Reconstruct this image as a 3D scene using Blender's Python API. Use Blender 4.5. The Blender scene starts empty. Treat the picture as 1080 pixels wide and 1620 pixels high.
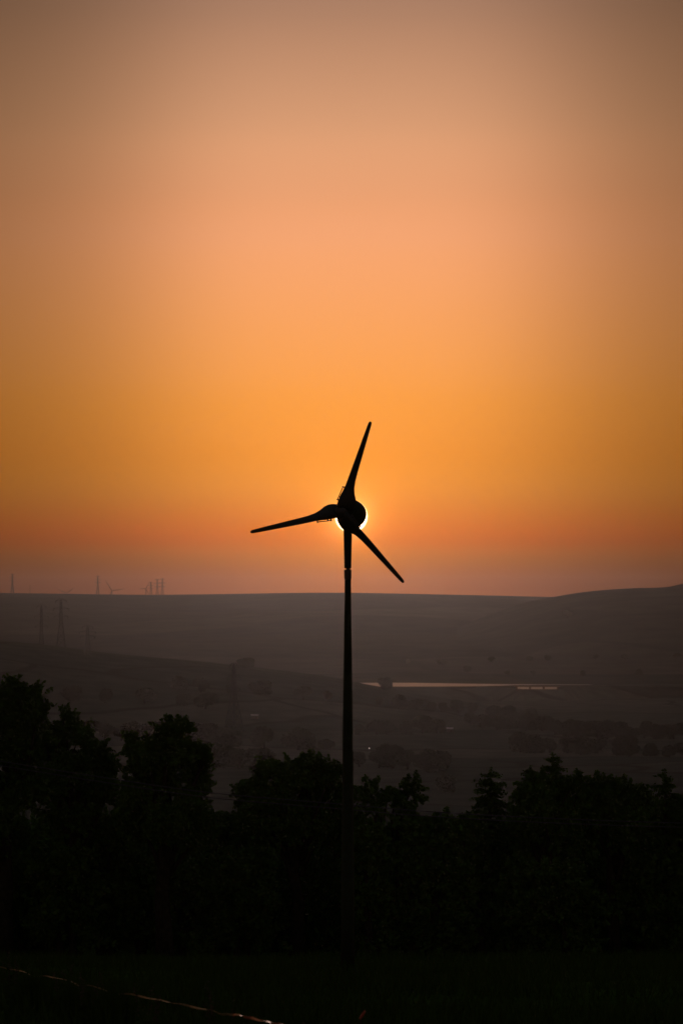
import bpy, math, random
import numpy as np
from mathutils import Vector, Matrix

scene = bpy.context.scene
COL = scene.collection
R = math.radians
rng = np.random.default_rng(7)
random.seed(7)

# ------------------------------------------------------------------ camera
F = 5400.0                       # focal length in photo pixels (1080 x 1620)
HOR = 960.0                      # photo row of eye level
cam_d = bpy.data.cameras.new("camera")
cam = bpy.data.objects.new("camera", cam_d)
COL.objects.link(cam)
scene.camera = cam
cam.location = (0, 0, 0)
cam.rotation_euler = (R(90), 0, 0)
cam_d.sensor_width = 36.0
cam_d.lens = 36.0 * F / 1620.0
cam_d.shift_y = (HOR - 810.0) / 1620.0
cam_d.clip_start = 0.5
cam_d.clip_end = 60000.0
cam_d.dof.use_dof = True
cam_d.dof.focus_distance = 116.0
cam_d.dof.aperture_fstop = 4.0

# ------------------------------------------------------------------ light
SUN_AZ = math.atan((555.5 - 540) / F)
SUN_EL = math.atan((HOR - 817) / F)
SUN = Vector((math.sin(SUN_AZ) * math.cos(SUN_EL), math.cos(SUN_AZ) * math.cos(SUN_EL), math.sin(SUN_EL)))

sd = bpy.data.lights.new("sun", "SUN")
sd.energy = 0.062
sd.color = (1.0, 0.66, 0.54)
sd.angle = R(0.55)
so = bpy.data.objects.new("sun", sd)
COL.objects.link(so)
so.rotation_euler = (-SUN).to_track_quat('-Z', 'Y').to_euler()
so.location = SUN * 500

world = bpy.data.worlds.new("World")
scene.world = world
world.use_nodes = True
nt = world.node_tree
nt.nodes.clear()


def N(tree, kind, **kw):
    n = tree.nodes.new(kind)
    for k, v in kw.items():
        setattr(n, k, v)
    return n


def math_node(tree, op, a, b=None, c=None):
    n = tree.nodes.new("ShaderNodeMath")
    n.operation = op
    for i, v in enumerate((a, b, c)):
        if v is None:
            continue
        if isinstance(v, (int, float)):
            n.inputs[i].default_value = v
        else:
            tree.links.new(v, n.inputs[i])
    return n.outputs[0]


def build_world():
    out = N(nt, "ShaderNodeOutputWorld")
    sky = N(nt, "ShaderNodeTexSky", sky_type='NISHITA', sun_disc=False)
    sky.sun_elevation = SUN_EL
    sky.sun_rotation = SUN_AZ
    sky.air_density = 1.0
    sky.dust_density = 4.0
    sky.ozone_density = 1.0
    bg1 = N(nt, "ShaderNodeBackground")
    bg1.inputs[1].default_value = 0.006
    nt.links.new(sky.outputs[0], bg1.inputs[0])
    # dusty sunset glow: colour by elevation, strength falling away from the sun's azimuth
    tc = N(nt, "ShaderNodeTexCoord")
    sep = N(nt, "ShaderNodeSeparateXYZ")
    nt.links.new(tc.outputs['Generated'], sep.inputs[0])
    el = math_node(nt, 'MULTIPLY', math_node(nt, 'ARCSINE', sep.outputs[2]), 180 / math.pi)
    az = math_node(nt, 'MULTIPLY', math_node(nt, 'ARCTAN2', sep.outputs[0], sep.outputs[1]), 180 / math.pi)
    az = math_node(nt, 'ABSOLUTE', math_node(nt, 'SUBTRACT', az, SUN_AZ * 180 / math.pi))
    ramp = N(nt, "ShaderNodeValToRGB")
    stops = SKY_STOPS
    cr = ramp.color_ramp
    cr.interpolation = 'CARDINAL'
    while len(cr.elements) < len(stops):
        cr.elements.new(0.5)
    for e_, (deg, c) in zip(cr.elements, stops):
        e_.position = deg / 40.0
        e_.color = (*c, 1)
    nt.links.new(math_node(nt, 'DIVIDE', el, 40.0), ramp.inputs[0])
    g = math_node(nt, 'POWER', math_node(nt, 'DIVIDE', az, 3.85), 3.7)
    g = math_node(nt, 'DIVIDE', 1.0, math_node(nt, 'ADD', g, 1.0))
    g = math_node(nt, 'MULTIPLY_ADD', g, 0.76, 0.24)
    bg2 = N(nt, "ShaderNodeBackground")
    nt.links.new(ramp.outputs[0], bg2.inputs[0])
    nt.links.new(g, bg2.inputs[1])
    # aureole and disc of the sun
    dot = N(nt, "ShaderNodeVectorMath", operation='DISTANCE')
    dot.inputs[1].default_value = SUN
    nt.links.new(tc.outputs['Generated'], dot.inputs[0])
    th = math_node(nt, 'MULTIPLY', dot.outputs['Value'], 180 / math.pi)
    au = math_node(nt, 'EXPONENT', math_node(nt, 'DIVIDE', th, -1.1))
    bg3 = N(nt, "ShaderNodeBackground")
    bg3.inputs[0].default_value = (*AUREOLE, 1)
    nt.links.new(au, bg3.inputs[1])
    mr = N(nt, "ShaderNodeMapRange", interpolation_type='SMOOTHSTEP')
    nt.links.new(th, mr.inputs[0])
    mr.inputs[1].default_value = 0.238
    mr.inputs[2].default_value = 0.283
    mr.inputs[3].default_value = 7.0
    mr.inputs[4].default_value = 0.0
    bg4 = N(nt, "ShaderNodeBackground")
    bg4.inputs[0].default_value = (1.0, 0.74, 0.42, 1)
    nt.links.new(mr.outputs[0], bg4.inputs[1])
    gl = math_node(nt, 'EXPONENT', math_node(nt, 'DIVIDE', th, -0.15))
    bg5 = N(nt, "ShaderNodeBackground")
    bg5.inputs[0].default_value = (2.6, 1.35, .38, 1)
    nt.links.new(gl, bg5.inputs[1])
    last = bg1.outputs[0]
    for b in (bg2, bg3, bg4, bg5):
        ad = N(nt, "ShaderNodeAddShader")
        nt.links.new(last, ad.inputs[0])
        nt.links.new(b.outputs[0], ad.inputs[1])
        last = ad.outputs[0]
    nt.links.new(last, out.inputs[0])


SKY_STOPS = [
    (0.0, (.185, .036, .004)), (0.5, (.225, .048, .006)), (0.85, (.37, .101, .012)), (1.2, (.54, .117, .013)),
    (1.9, (.67, .218, .029)), (2.7, (.76, .255, .034)), (3.8, (.83, .304, .07)), (5.9, (.835, .337, .15)), (6.8, (.75, .32, .16)),
    (8.0, (.62, .298, .165)), (9.9, (.356, .188, .124)), (14., (.185, .12, .10)), (22., (.14, .12, .125)), (40., (.125, .128, .155))]
AUREOLE = (.52, .145, .006)
build_world()

vs = scene.view_settings
scene.display_settings.display_device = 'sRGB'
vs.view_transform = 'Standard'
vs.look = 'None'
vs.exposure = 0
vs.gamma = 1
vs.use_curve_mapping = False
cy = scene.cycles
cy.use_denoising = True
cy.max_bounces = 4
cy.diffuse_bounces = 2
cy.glossy_bounces = 2
cy.transmission_bounces = 2
cy.volume_bounces = 0
cy.transparent_max_bounces = 8
cy.caustics_reflective = False
cy.caustics_refractive = False


# ------------------------------------------------------------------ helpers
def tag(o, label=None, cat=None, group=None, kind=None):
    if label: o["label"] = label
    if cat: o["category"] = cat
    if group: o["group"] = group
    if kind: o["kind"] = kind
    return o


def empty(name, loc, label=None, cat=None, group=None, rz=0.0):
    o = bpy.data.objects.new(name, None)
    COL.objects.link(o)
    o.location = loc
    o.rotation_euler = (0, 0, rz)
    o.empty_display_size = 0.2
    return tag(o, label, cat, group)


def mesh_from(name, V, Q, mat, smooth=False):
    """V (n,3) vertices; Q list of faces or an (m,k) integer array."""
    me = bpy.data.meshes.new(name)
    V = np.asarray(V, dtype=np.float32)
    if isinstance(Q, np.ndarray):
        m, k = Q.shape
        me.vertices.add(len(V))
        me.vertices.foreach_set("co", V.ravel())
        me.loops.add(m * k)
        me.loops.foreach_set("vertex_index", Q.astype(np.int32).ravel())
        me.polygons.add(m)
        me.polygons.foreach_set("loop_start", np.arange(0, m * k, k, dtype=np.int32))
        me.polygons.foreach_set("loop_total", np.full(m, k, dtype=np.int32))
        me.update(calc_edges=True)
    else:
        me.from_pydata(V.tolist(), [], Q)
        me.update()
    if smooth:
        me.polygons.foreach_set("use_smooth", np.ones(len(me.polygons), dtype=bool))
    me.materials.append(mat)
    return me


def link(name, me, parent=None, loc=None):
    o = bpy.data.objects.new(name, me)
    COL.objects.link(o)
    if parent is not None:
        o.parent = parent
    if loc is not None:
        o.location = loc
    return o


class MB:
    """collects vertices and faces for one mesh"""
    def __init__(self):
        self.v, self.f = [], []

    def add(self, vs_, fs_):
        b = len(self.v)
        self.v += [tuple(p) for p in vs_]
        self.f += [tuple(i + b for i in q) for q in fs_]

    def box(self, c, s, M=None):
        pts = []
        for x in (-.5, .5):
            for y in (-.5, .5):
                for z in (-.5, .5):
                    p = Vector((x * s[0], y * s[1], z * s[2]))
                    if M is not None: p = M @ p
                    pts.append(p + Vector(c))
        self.add(pts, [(0, 1, 3, 2), (4, 6, 7, 5), (0, 4, 5, 1), (2, 3, 7, 6), (0, 2, 6, 4), (1, 5, 7, 3)])

    def tube(self, pts, rad, n=8, cap=True):
        pts = [Vector(p) for p in pts]
        if isinstance(rad, (int, float)): rad = [rad] * len(pts)
        rings = []
        prev = None
        for i, p in enumerate(pts):
            t = (pts[min(i + 1, len(pts) - 1)] - pts[max(i - 1, 0)]).normalized()
            if prev is None:
                a = t.orthogonal().normalized()
            else:
                a = (prev - t * prev.dot(t)).normalized()
            prev = a
            b = t.cross(a)
            rings.append([p + (a * math.cos(2 * math.pi * k / n) + b * math.sin(2 * math.pi * k / n)) * rad[i] for k in range(n)])
        vs_ = [q for r_ in rings for q in r_]
        fs_ = []
        for i in range(len(pts) - 1):
            for k in range(n):
                fs_.append((i * n + k, i * n + (k + 1) % n, (i + 1) * n + (k + 1) % n, (i + 1) * n + k))
        if cap:
            fs_.append(tuple(reversed(range(n))))
            fs_.append(tuple(range((len(pts) - 1) * n, len(pts) * n)))
        self.add(vs_, fs_)

    def lathe(self, prof, origin, axis, n=32):
        """prof: list of (t along axis, radius)"""
        axis = Vector(axis).normalized()
        a = axis.orthogonal().normalized()
        b = axis.cross(a)
        o = Vector(origin)
        vs_, fs_ = [], []
        for t, r_ in prof:
            for k in range(n):
                w = 2 * math.pi * k / n
                vs_.append(o + axis * t + (a * math.cos(w) + b * math.sin(w)) * max(r_, 1e-4))
        for i in range(len(prof) - 1):
            for k in range(n):
                fs_.append((i * n + k, i * n + (k + 1) % n, (i + 1) * n + (k + 1) % n, (i + 1) * n + k))
        fs_.append(tuple(reversed(range(n))))
        fs_.append(tuple(range((len(prof) - 1) * n, len(prof) * n)))
        self.add(vs_, fs_)

    def build(self, name, mat, parent=None, smooth=False, loc=None):
        return link(name, mesh_from(name, self.v, self.f, mat, smooth), parent, loc)


def at(px, py, d):
    """world point that photo pixel (px, py) shows at depth d"""
    return Vector(((px - 540) * d / F, d, (HOR - py) * d / F))


# ------------------------------------------------------------------ materials
def mat_basic(name, color, rough=0.8, metal=0.0, var=0.25, scale=3.0, spec=0.3):
    m = bpy.data.materials.new(name)
    m.use_nodes = True
    t = m.node_tree
    b = t.nodes["Principled BSDF"]
    b.inputs["Roughness"].default_value = rough
    b.inputs["Metallic"].default_value = metal
    b.inputs["Specular IOR Level"].default_value = spec
    tc = N(t, "ShaderNodeTexCoord")
    nz = N(t, "ShaderNodeTexNoise")
    nz.inputs["Scale"].default_value = scale
    nz.inputs["Detail"].default_value = 6
    t.links.new(tc.outputs["Object"], nz.inputs["Vector"])
    cr = N(t, "ShaderNodeValToRGB")
    cr.color_ramp.elements[0].position = .3
    cr.color_ramp.elements[1].position = .7
    cr.color_ramp.elements[0].color = (*[c * (1 - var) for c in color], 1)
    cr.color_ramp.elements[1].color = (*[min(1, c * (1 + var)) for c in color], 1)
    t.links.new(nz.outputs["Fac"], cr.inputs[0])
    t.links.new(cr.outputs[0], b.inputs["Base Color"])
    return m


def mat_land(name, c1, c2, c3, cell):
    """fields of differing grass and crop, with darker walls and hedge lines between"""
    m = bpy.data.materials.new(name)
    m.use_nodes = True
    t = m.node_tree
    b = t.nodes["Principled BSDF"]
    b.inputs["Roughness"].default_value = 1.0
    b.inputs["Specular IOR Level"].default_value = 0.0
    tc = N(t, "ShaderNodeTexCoord")
    wob = N(t, "ShaderNodeTexNoise")
    wob.inputs["Scale"].default_value = 1.2 / cell
    mixv = N(t, "ShaderNodeVectorMath", operation='MULTIPLY_ADD')
    t.links.new(tc.outputs["Object"], wob.inputs["Vector"])
    t.links.new(wob.outputs["Color"], mixv.inputs[0])
    mixv.inputs[1].default_value = (cell * .6, cell * .6, 0)
    t.links.new(tc.outputs["Object"], mixv.inputs[2])
    vor = N(t, "ShaderNodeTexVoronoi", voronoi_dimensions='2D')
    vor.inputs["Scale"].default_value = 1.0 / cell
    t.links.new(mixv.outputs[0], vor.inputs["Vector"])
    edge = N(t, "ShaderNodeTexVoronoi", voronoi_dimensions='2D', feature='DISTANCE_TO_EDGE')
    edge.inputs["Scale"].default_value = 1.0 / cell
    t.links.new(mixv.outputs[0], edge.inputs["Vector"])
    cr = N(t, "ShaderNodeValToRGB")
    e = cr.color_ramp.elements
    e[0].position, e[0].color = 0.0, (*c1, 1)
    e[1].position, e[1].color = 1.0, (*c3, 1)
    k = e.new(.5)
    k.color = (*c2, 1)
    sx = N(t, "ShaderNodeSeparateColor")
    t.links.new(vor.outputs["Color"], sx.inputs[0])
    t.links.new(sx.outputs[0], cr.inputs[0])
    nz = N(t, "ShaderNodeTexNoise")
    nz.inputs["Scale"].default_value = 9.0 / cell
    nz.inputs["Detail"].default_value = 8
    t.links.new(tc.outputs["Object"], nz.inputs["Vector"])
    mul = N(t, "ShaderNodeMix", data_type='RGBA', blend_type='MULTIPLY')
    mul.inputs[0].default_value = .7
    t.links.new(cr.outputs[0], mul.inputs[6])
    t.links.new(nz.outputs["Fac"], mul.inputs[7])
    ln = N(t, "ShaderNodeMapRange")
    ln.inputs[1].default_value = 0.012
    ln.inputs[2].default_value = 0.03
    t.links.new(edge.outputs["Distance"], ln.inputs[0])
    m2 = N(t, "ShaderNodeMix", data_type='RGBA', blend_type='MIX')
    t.links.new(ln.outputs[0], m2.inputs[0])
    m2.inputs[6].default_value = (.045, .045, .028, 1)
    t.links.new(mul.outputs[2], m2.inputs[7])
    t.links.new(m2.outputs[2], b.inputs["Base Color"])
    return m


M_field = mat_basic("meadow grass", (.04, .08, .010), 1.0, 0, .35, .35, 0.0)
M_valley = mat_land("valley fields", (.075, .09, .06), (.10, .115, .075), (.12, .13, .085), 170)
M_moor = mat_land("moorland", (.05, .055, .035), (.075, .075, .045), (.095, .09, .06), 420)
M_grass = mat_basic("grass blades", (.042, .085, .010), .9, 0, .4, 1.5, 0.05)
M_leaf = mat_basic("broad leaves", (.05, .11, .010), .8, 0, .4, .8, 0.1)
M_needle = mat_basic("conifer needles", (.045, .095, .010), .9, 0, .4, 1.0, 0.05)
M_bark = mat_basic("bark", (.030, .028, .016), 1.0, 0, .4, 4.0, 0.0)
M_farleaf = mat_basic("far leaves", (.028, .036, .014), 1.0, 0, .25, .6, 0.0)
M_paint = mat_basic("dark turbine paint", (.032, .046, .024), .7, 0, .15, 4.0, 0.12)
M_blade = mat_basic("dark blade shell", (.04, .044, .038), .5, 0, .15, 3.0, 0.3)
M_steel = mat_basic("galvanised steel", (.08, .08, .075), .55, .3, .2, 6.0, 0.4)
M_pylon = mat_basic("weathered pylon steel", (.03, .03, .03), 1.0, 0, .2, .5, 0.0)
M_wire = mat_basic("cable sheath", (.04, .04, .04), .45, 0, .2, 2.0, 0.5)
M_stone = mat_basic("gritstone", (.16, .14, .11), .95, 0, .35, .4, 0.1)
M_roof = mat_basic("pale roof sheet", (.45, .43, .40), .5, 0, .2, .6, 0.3)
M_wood = mat_basic("fence wood", (.11, .085, .06), .95, 0, .3, 5.0, 0.1)

M_water = bpy.data.materials.new("still water")
M_water.use_nodes = True
_b = M_water.node_tree.nodes["Principled BSDF"]
_b.inputs["Base Color"].default_value = (.02, .025, .025, 1)
_b.inputs["Roughness"].default_value = .29
_b.inputs["IOR"].default_value = 1.333
_t = M_water.node_tree
_n = N(_t, "ShaderNodeTexNoise")
_n.inputs["Scale"].default_value = .4
_tc = N(_t, "ShaderNodeTexCoord")
_t.links.new(_tc.outputs["Object"], _n.inputs["Vector"])
_bm = N(_t, "ShaderNodeBump")
_bm.inputs["Strength"].default_value = .85
_bm.inputs["Distance"].default_value = 1.2
_t.links.new(_n.outputs["Fac"], _bm.inputs["Height"])
_t.links.new(_bm.outputs[0], _b.inputs["Normal"])

M_tape = bpy.data.materials.new("red fence tape")
M_tape.use_nodes = True
_t = M_tape.node_tree
_o = _t.nodes["Material Output"]
_d = _t.nodes["Principled BSDF"]
_d.inputs["Base Color"].default_value = (.60, .15, .09, 1)
_d.inputs["Roughness"].default_value = .32
_d.inputs["Specular IOR Level"].default_value = .5
_d.inputs["Specular Tint"].default_value = (1, .5, .38, 1)
_tr = N(_t, "ShaderNodeBsdfTranslucent")
_tr.inputs[0].default_value = (.75, .28, .18, 1)
_mx = N(_t, "ShaderNodeMixShader")
_mx.inputs[0].default_value = .3
_t.links.new(_d.outputs[0], _mx.inputs[1])
_t.links.new(_tr.outputs[0], _mx.inputs[2])
_t.links.new(_mx.outputs[0], _o.inputs[0])

M_tape_dull = M_tape.copy()
M_tape_dull.name = "weathered fence tape"
for _q in M_tape_dull.node_tree.nodes:
    if _q.type == 'BSDF_PRINCIPLED':
        _q.inputs["Base Color"].default_value = (.34, .27, .14, 1)
        _q.inputs["Specular Tint"].default_value = (1, .8, .5, 1)
        _q.inputs["Roughness"].default_value = .4
    if _q.type == 'BSDF_TRANSLUCENT':
        _q.inputs[0].default_value = (.42, .32, .16, 1)

M_lamp = bpy.data.materials.new("lit lamp glass")
M_lamp.use_nodes = True
_b = M_lamp.node_tree.nodes["Principled BSDF"]
_b.inputs["Base Color"].default_value = (.8, .8, .75, 1)
_b.inputs["Emission Color"].default_value = (1, .93, .8, 1)
_b.inputs["Emission Strength"].default_value = 5.0


# ------------------------------------------------------------------ terrain
def interp(x, pts):
    """smooth interpolation through control points"""
    xs = np.array([p[0] for p in pts], float)
    ys = np.array([p[1] for p in pts], float)
    x = np.asarray(x, float)
    m = np.gradient(ys, xs)
    i = np.clip(np.searchsorted(xs, x) - 1, 0, len(xs) - 2)
    h = xs[i + 1] - xs[i]
    t = np.clip((x - xs[i]) / h, 0, 1)
    return ((2 * t**3 - 3 * t**2 + 1) * ys[i] + (t**3 - 2 * t**2 + t) * h * m[i]
            + (-2 * t**3 + 3 * t**2) * ys[i + 1] + (t**3 - t**2) * h * m[i + 1])


_ph = rng.uniform(0, 6.28, (6, 8))


def wob(x, y, L, seed=0):
    """gentle rolling noise, wavelength about L, range about +-1"""
    p = _ph[seed]
    return (np.sin(x / L * 6.28 + p[0] + 1.3 * np.sin(y / L * 4.1 + p[1])) * .5
            + np.sin(y / L * 7.3 + p[2] + 1.1 * np.sin(x / L * 3.7 + p[3])) * .5
            + .35 * np.sin((x + y) / L * 15. + p[4]) * np.sin((x - .6 * y) / L * 13. + p[5]))


GROUND = [(-400, 14), (-150, 8), (0, -1.9), (60, -7.3), (115, -12.35), (200, -20), (400, -38), (800, -57), (1300, -66),
          (2000, -74), (3000, -86), (3400, -93), (12000, -93)]
RIDGE = [(-3000, 990), (-400, 1000), (-100, 1008), (0, 1015), (60, 1020), (140, 1031), (230, 1040), (300, 1046), (400, 1057), (470, 1066),
         (540, 1077), (585, 1087), (618, 1093), (711, 1111), (812, 1132), (900, 1147), (1000, 1162), (1400, 1185), (3000, 1190)]
MOOR = [(-6000, 925), (-900, 934), (-100, 936), (0, 938), (110, 939.5), (250, 941), (380, 939.5), (480, 938), (560, 938), (640, 939.5), (760, 942),
        (870, 944.5), (960, 946), (1200, 946), (2000, 938), (6000, 925)]
RHILL = [(-200, 1070), (300, 1062), (560, 1030), (680, 1002), (780, 970), (840, 951), (880, 943.5), (920, 937), (960, 933), (1000, 930.5), (1050, 929), (1060, 928),
         (1080, 923.5), (1120, 916), (1200, 908), (1500, 902), (4000, 915)]
DR, DM, DH = 2500.0, 7000.0, 5200.0


def crest(profile, d, x):
    return (HOR - interp(x / d * F + 540, profile)) / F * d


def h_ground(x, y):
    near = np.exp(-(np.asarray(y, float) / 250) ** 2)
    return interp(y, GROUND) + wob(x, y, 700, 0) * 3.0 * np.clip((y - 250) / 900, 0, 1) + wob(x, y, 35, 1) * .22 * near


def h_ridge(x, y):
    c = crest(RIDGE, DR, x)
    t = np.clip((y - DR) / np.where(y < DR, 750., 900.), -1, 1)
    s = .5 + .5 * np.cos(np.pi * t)
    return -96 + (c + 96) * s ** .8 + wob(x, y, 260, 2) * 1.6 * np.clip(1 - s ** 6, 0, 1) * s


def h_moor(x, y):
    c = crest(MOOR, DM, x)
    t = np.clip((y - 3705) / (DM - 3705), 0, 1)
    up = (1 - np.cos(np.pi * t ** .8)) / 2
    down = np.clip((y - DM) / 2500, 0, 1)
    z = -83.0 + (c + 83.0) * up + wob(x, y, 900, 3) * 7.0 * up * (1 - up) * 3 - 40 * down ** 2
    return z


def h_rhill(x, y):
    c = crest(RHILL, DH, x)
    t = np.clip((y - DH) / np.where(y < DH, 1450., 1500.), -1, 1)
    s = .5 + .5 * np.cos(np.pi * t)
    return -95 + (c + 95) * s + wob(x, y, 700, 4) * 5.0 * np.clip(1 - s ** 4, 0, 1) * s


def H(x, y):
    z = float(h_ground(x, y))
    if 1750 < y < 3400: z = max(z, float(h_ridge(x, y)))
    if y > 3540: z = max(z, float(h_moor(x, y)))
    if 3750 < y < 6700: z = max(z, float(h_rhill(x, y)))
    return z


def hit(px, py, d0=300., d1=8000.):
    d = d0
    while d < d1:
        p = at(px, py, d)
        if p.z <= H(p.x, d):
            return Vector((p.x, d, H(p.x, d)))
        d *= 1.004
    return at(px, py, d1)


def sheet(name, fn, ys, us, mat, label, cat=None):
    """height field, rows at depths ys, columns fanning out"""
    ys = np.asarray(ys, float)
    us = np.asarray(us, float)
    Y, U = np.meshgrid(ys, us, indexing='ij')
    X = U * (np.abs(Y) + 120)
    Z = fn(X, Y)
    V = np.stack([X, Y, Z], -1).reshape(-1, 3)
    nu = len(us)
    i, j = np.meshgrid(np.arange(len(ys) - 1), np.arange(nu - 1), indexing='ij')
    a = (i * nu + j).ravel()
    Q = np.stack([a, a + 1, a + nu + 1, a + nu], -1)
    o = link(name, mesh_from(name, V, Q, mat, True))
    return tag(o, label, cat, None, "structure")


u_in = np.linspace(-.16, .16, 161)
u_out = np.array([-.85, -.6, -.45, -.35, -.28, -.22, -.19])
us = np.concatenate([u_out, u_in, -u_out[::-1]])
ys = np.concatenate([np.linspace(-350, 0, 15), np.linspace(8, 260, 64), np.geomspace(275, 9400, 110)])
ground = sheet("ground", h_ground, ys, us, M_valley, "dark sloping ground running down from the foreground into the hazy valley")
ground.data.materials.append(M_field)
_mid = np.empty(len(ground.data.polygons) * 3)
ground.data.polygons.foreach_get("center", _mid)
ground.data.polygons.foreach_set("material_index", (_mid.reshape(-1, 3)[:, 1] < 330).astype(np.int32))
sheet("hill", h_ridge, np.linspace(1752, 3398, 90), us, M_valley, "long dark ridge falling from left to right across the middle distance")
sheet("moor", h_moor, np.concatenate([np.linspace(3545, 3760, 12), np.linspace(3800, 9300, 90)]), us, M_moor,
      "flat topped hazy moor along the whole skyline")
sheet("hill", h_rhill, np.linspace(3755, 6690, 80), us, M_moor, "darker rounded hill rising on the right of the skyline")

# reservoir
WZ = -82.2


def on_water(px, py, z=WZ):
    d = z / (HOR - py) * F
    return Vector(((px - 540) * d / F, d, z))


wp = [(540, 1080.6), (575, 1080.2), (620, 1080), (660, 1080.3), (700, 1080.9), (750, 1081.7), (800, 1082.3), (860, 1082.7), (930, 1083.0),
      (938, 1083.3), (930, 1083.55), (860, 1083.5), (815, 1083.9), (790, 1084.9), (760, 1085.5), (700, 1085.9), (590, 1086.2), (540, 1086.3)]
pts = [on_water(*p) for p in wp]
me = mesh_from("reservoir", [tuple(p) for p in pts], [tuple(reversed(range(len(pts))))], M_water)
tag(link("reservoir", me), "thin bright strip of reservoir water reflecting the sky behind the dam", "reservoir", None, "structure")
bp = [on_water(*p) for p in ((817, 1086.9), (881, 1086.9), (881, 1090.3), (817, 1090.3))]
me = mesh_from("spillway_basin", [tuple(p) for p in bp], [(3, 2, 1, 0)], M_water)
tag(link("spillway_water", me), "short bright pool of water under the spillway bridge", "water", None, "structure")

# dam: embankment with a crest along the near shore
dm = MB()
line = [(500, 3490, -81.95), (590, 3500, -81.95), (700, 3505, -81.95), (750, 3514, -81.95), (775, 3500, -81.95), (800, 3452, -81.95), (816.5, 3412, -81.95), (817.5, 3409, -82.3),
        (880.5, 3409, -82.3), (881.5, 3412, -81.95), (900, 3470, -81.95), (930, 3550, -81.95), (1010, 3600, -81.9), (1300, 3640, -81.9)]
rows = []
for px, d, z in line:
    x = (px - 540) * 3500 / F
    rows.append([(x, d - 60, -96), (x, d - 8, z - 1.6), (x, d, z), (x, d + 4, z), (x, d + 16, -88), (x, d + 17, -97)])
vsd = [p for r_ in rows for p in r_]
fsd = []
for i in range(len(rows) - 1):
    for k in range(5):
        fsd.append((i * 6 + k, (i + 1) * 6 + k, (i + 1) * 6 + k + 1, i * 6 + k + 1))
dm.add(vsd, fsd)
o = dm.build("dam", M_valley)
tag(o, "long straight grassy dam holding the reservoir strip", "dam")

SD = 3407.0
sb = empty("spillway_bridge", at(848.5, 1092, SD), "low flat spillway bridge on piers beside the dam, three bright openings", "bridge")
zb = sb.location.z
z_deck = at(0, 1086.4, SD).z - zb
dk = MB()
xa, xb = at(814, 0, SD).x - sb.location.x, at(884, 0, SD).x - sb.location.x
dk.box(((xa + xb) / 2, 0, z_deck), (xb - xa + 2, 3.0, .62))
dk.build("deck", M_stone, sb)
for px in (816.5, 837.8, 859.4, 881.8):
    p = MB()
    p.box((at(px, 0, SD).x - sb.location.x, 0, z_deck / 2 - .5), (1.7, 2.8, z_deck + .4))
    p.build("pier", M_stone, sb)

# ------------------------------------------------------------------ haze
hz = MB()
hz.box((0, 4400, -7), (19600, 10200, 180))
hm = bpy.data.materials.new("haze")
hm.use_nodes = True
t = hm.node_tree
t.nodes.clear()
oo = N(t, "ShaderNodeOutputMaterial")
pv = N(t, "ShaderNodeVolumePrincipled")
pv.inputs["Color"].default_value = (.84, .93, 1.0, 1)
pv.inputs["Density"].default_value = 2.0e-5
pv.inputs["Anisotropy"].default_value = .90
t.links.new(pv.outputs[0], oo.inputs["Volume"])
o = hz.build("haze", hm)
tag(o, "thin evening haze filling the valley", "haze", None, "stuff")


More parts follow.
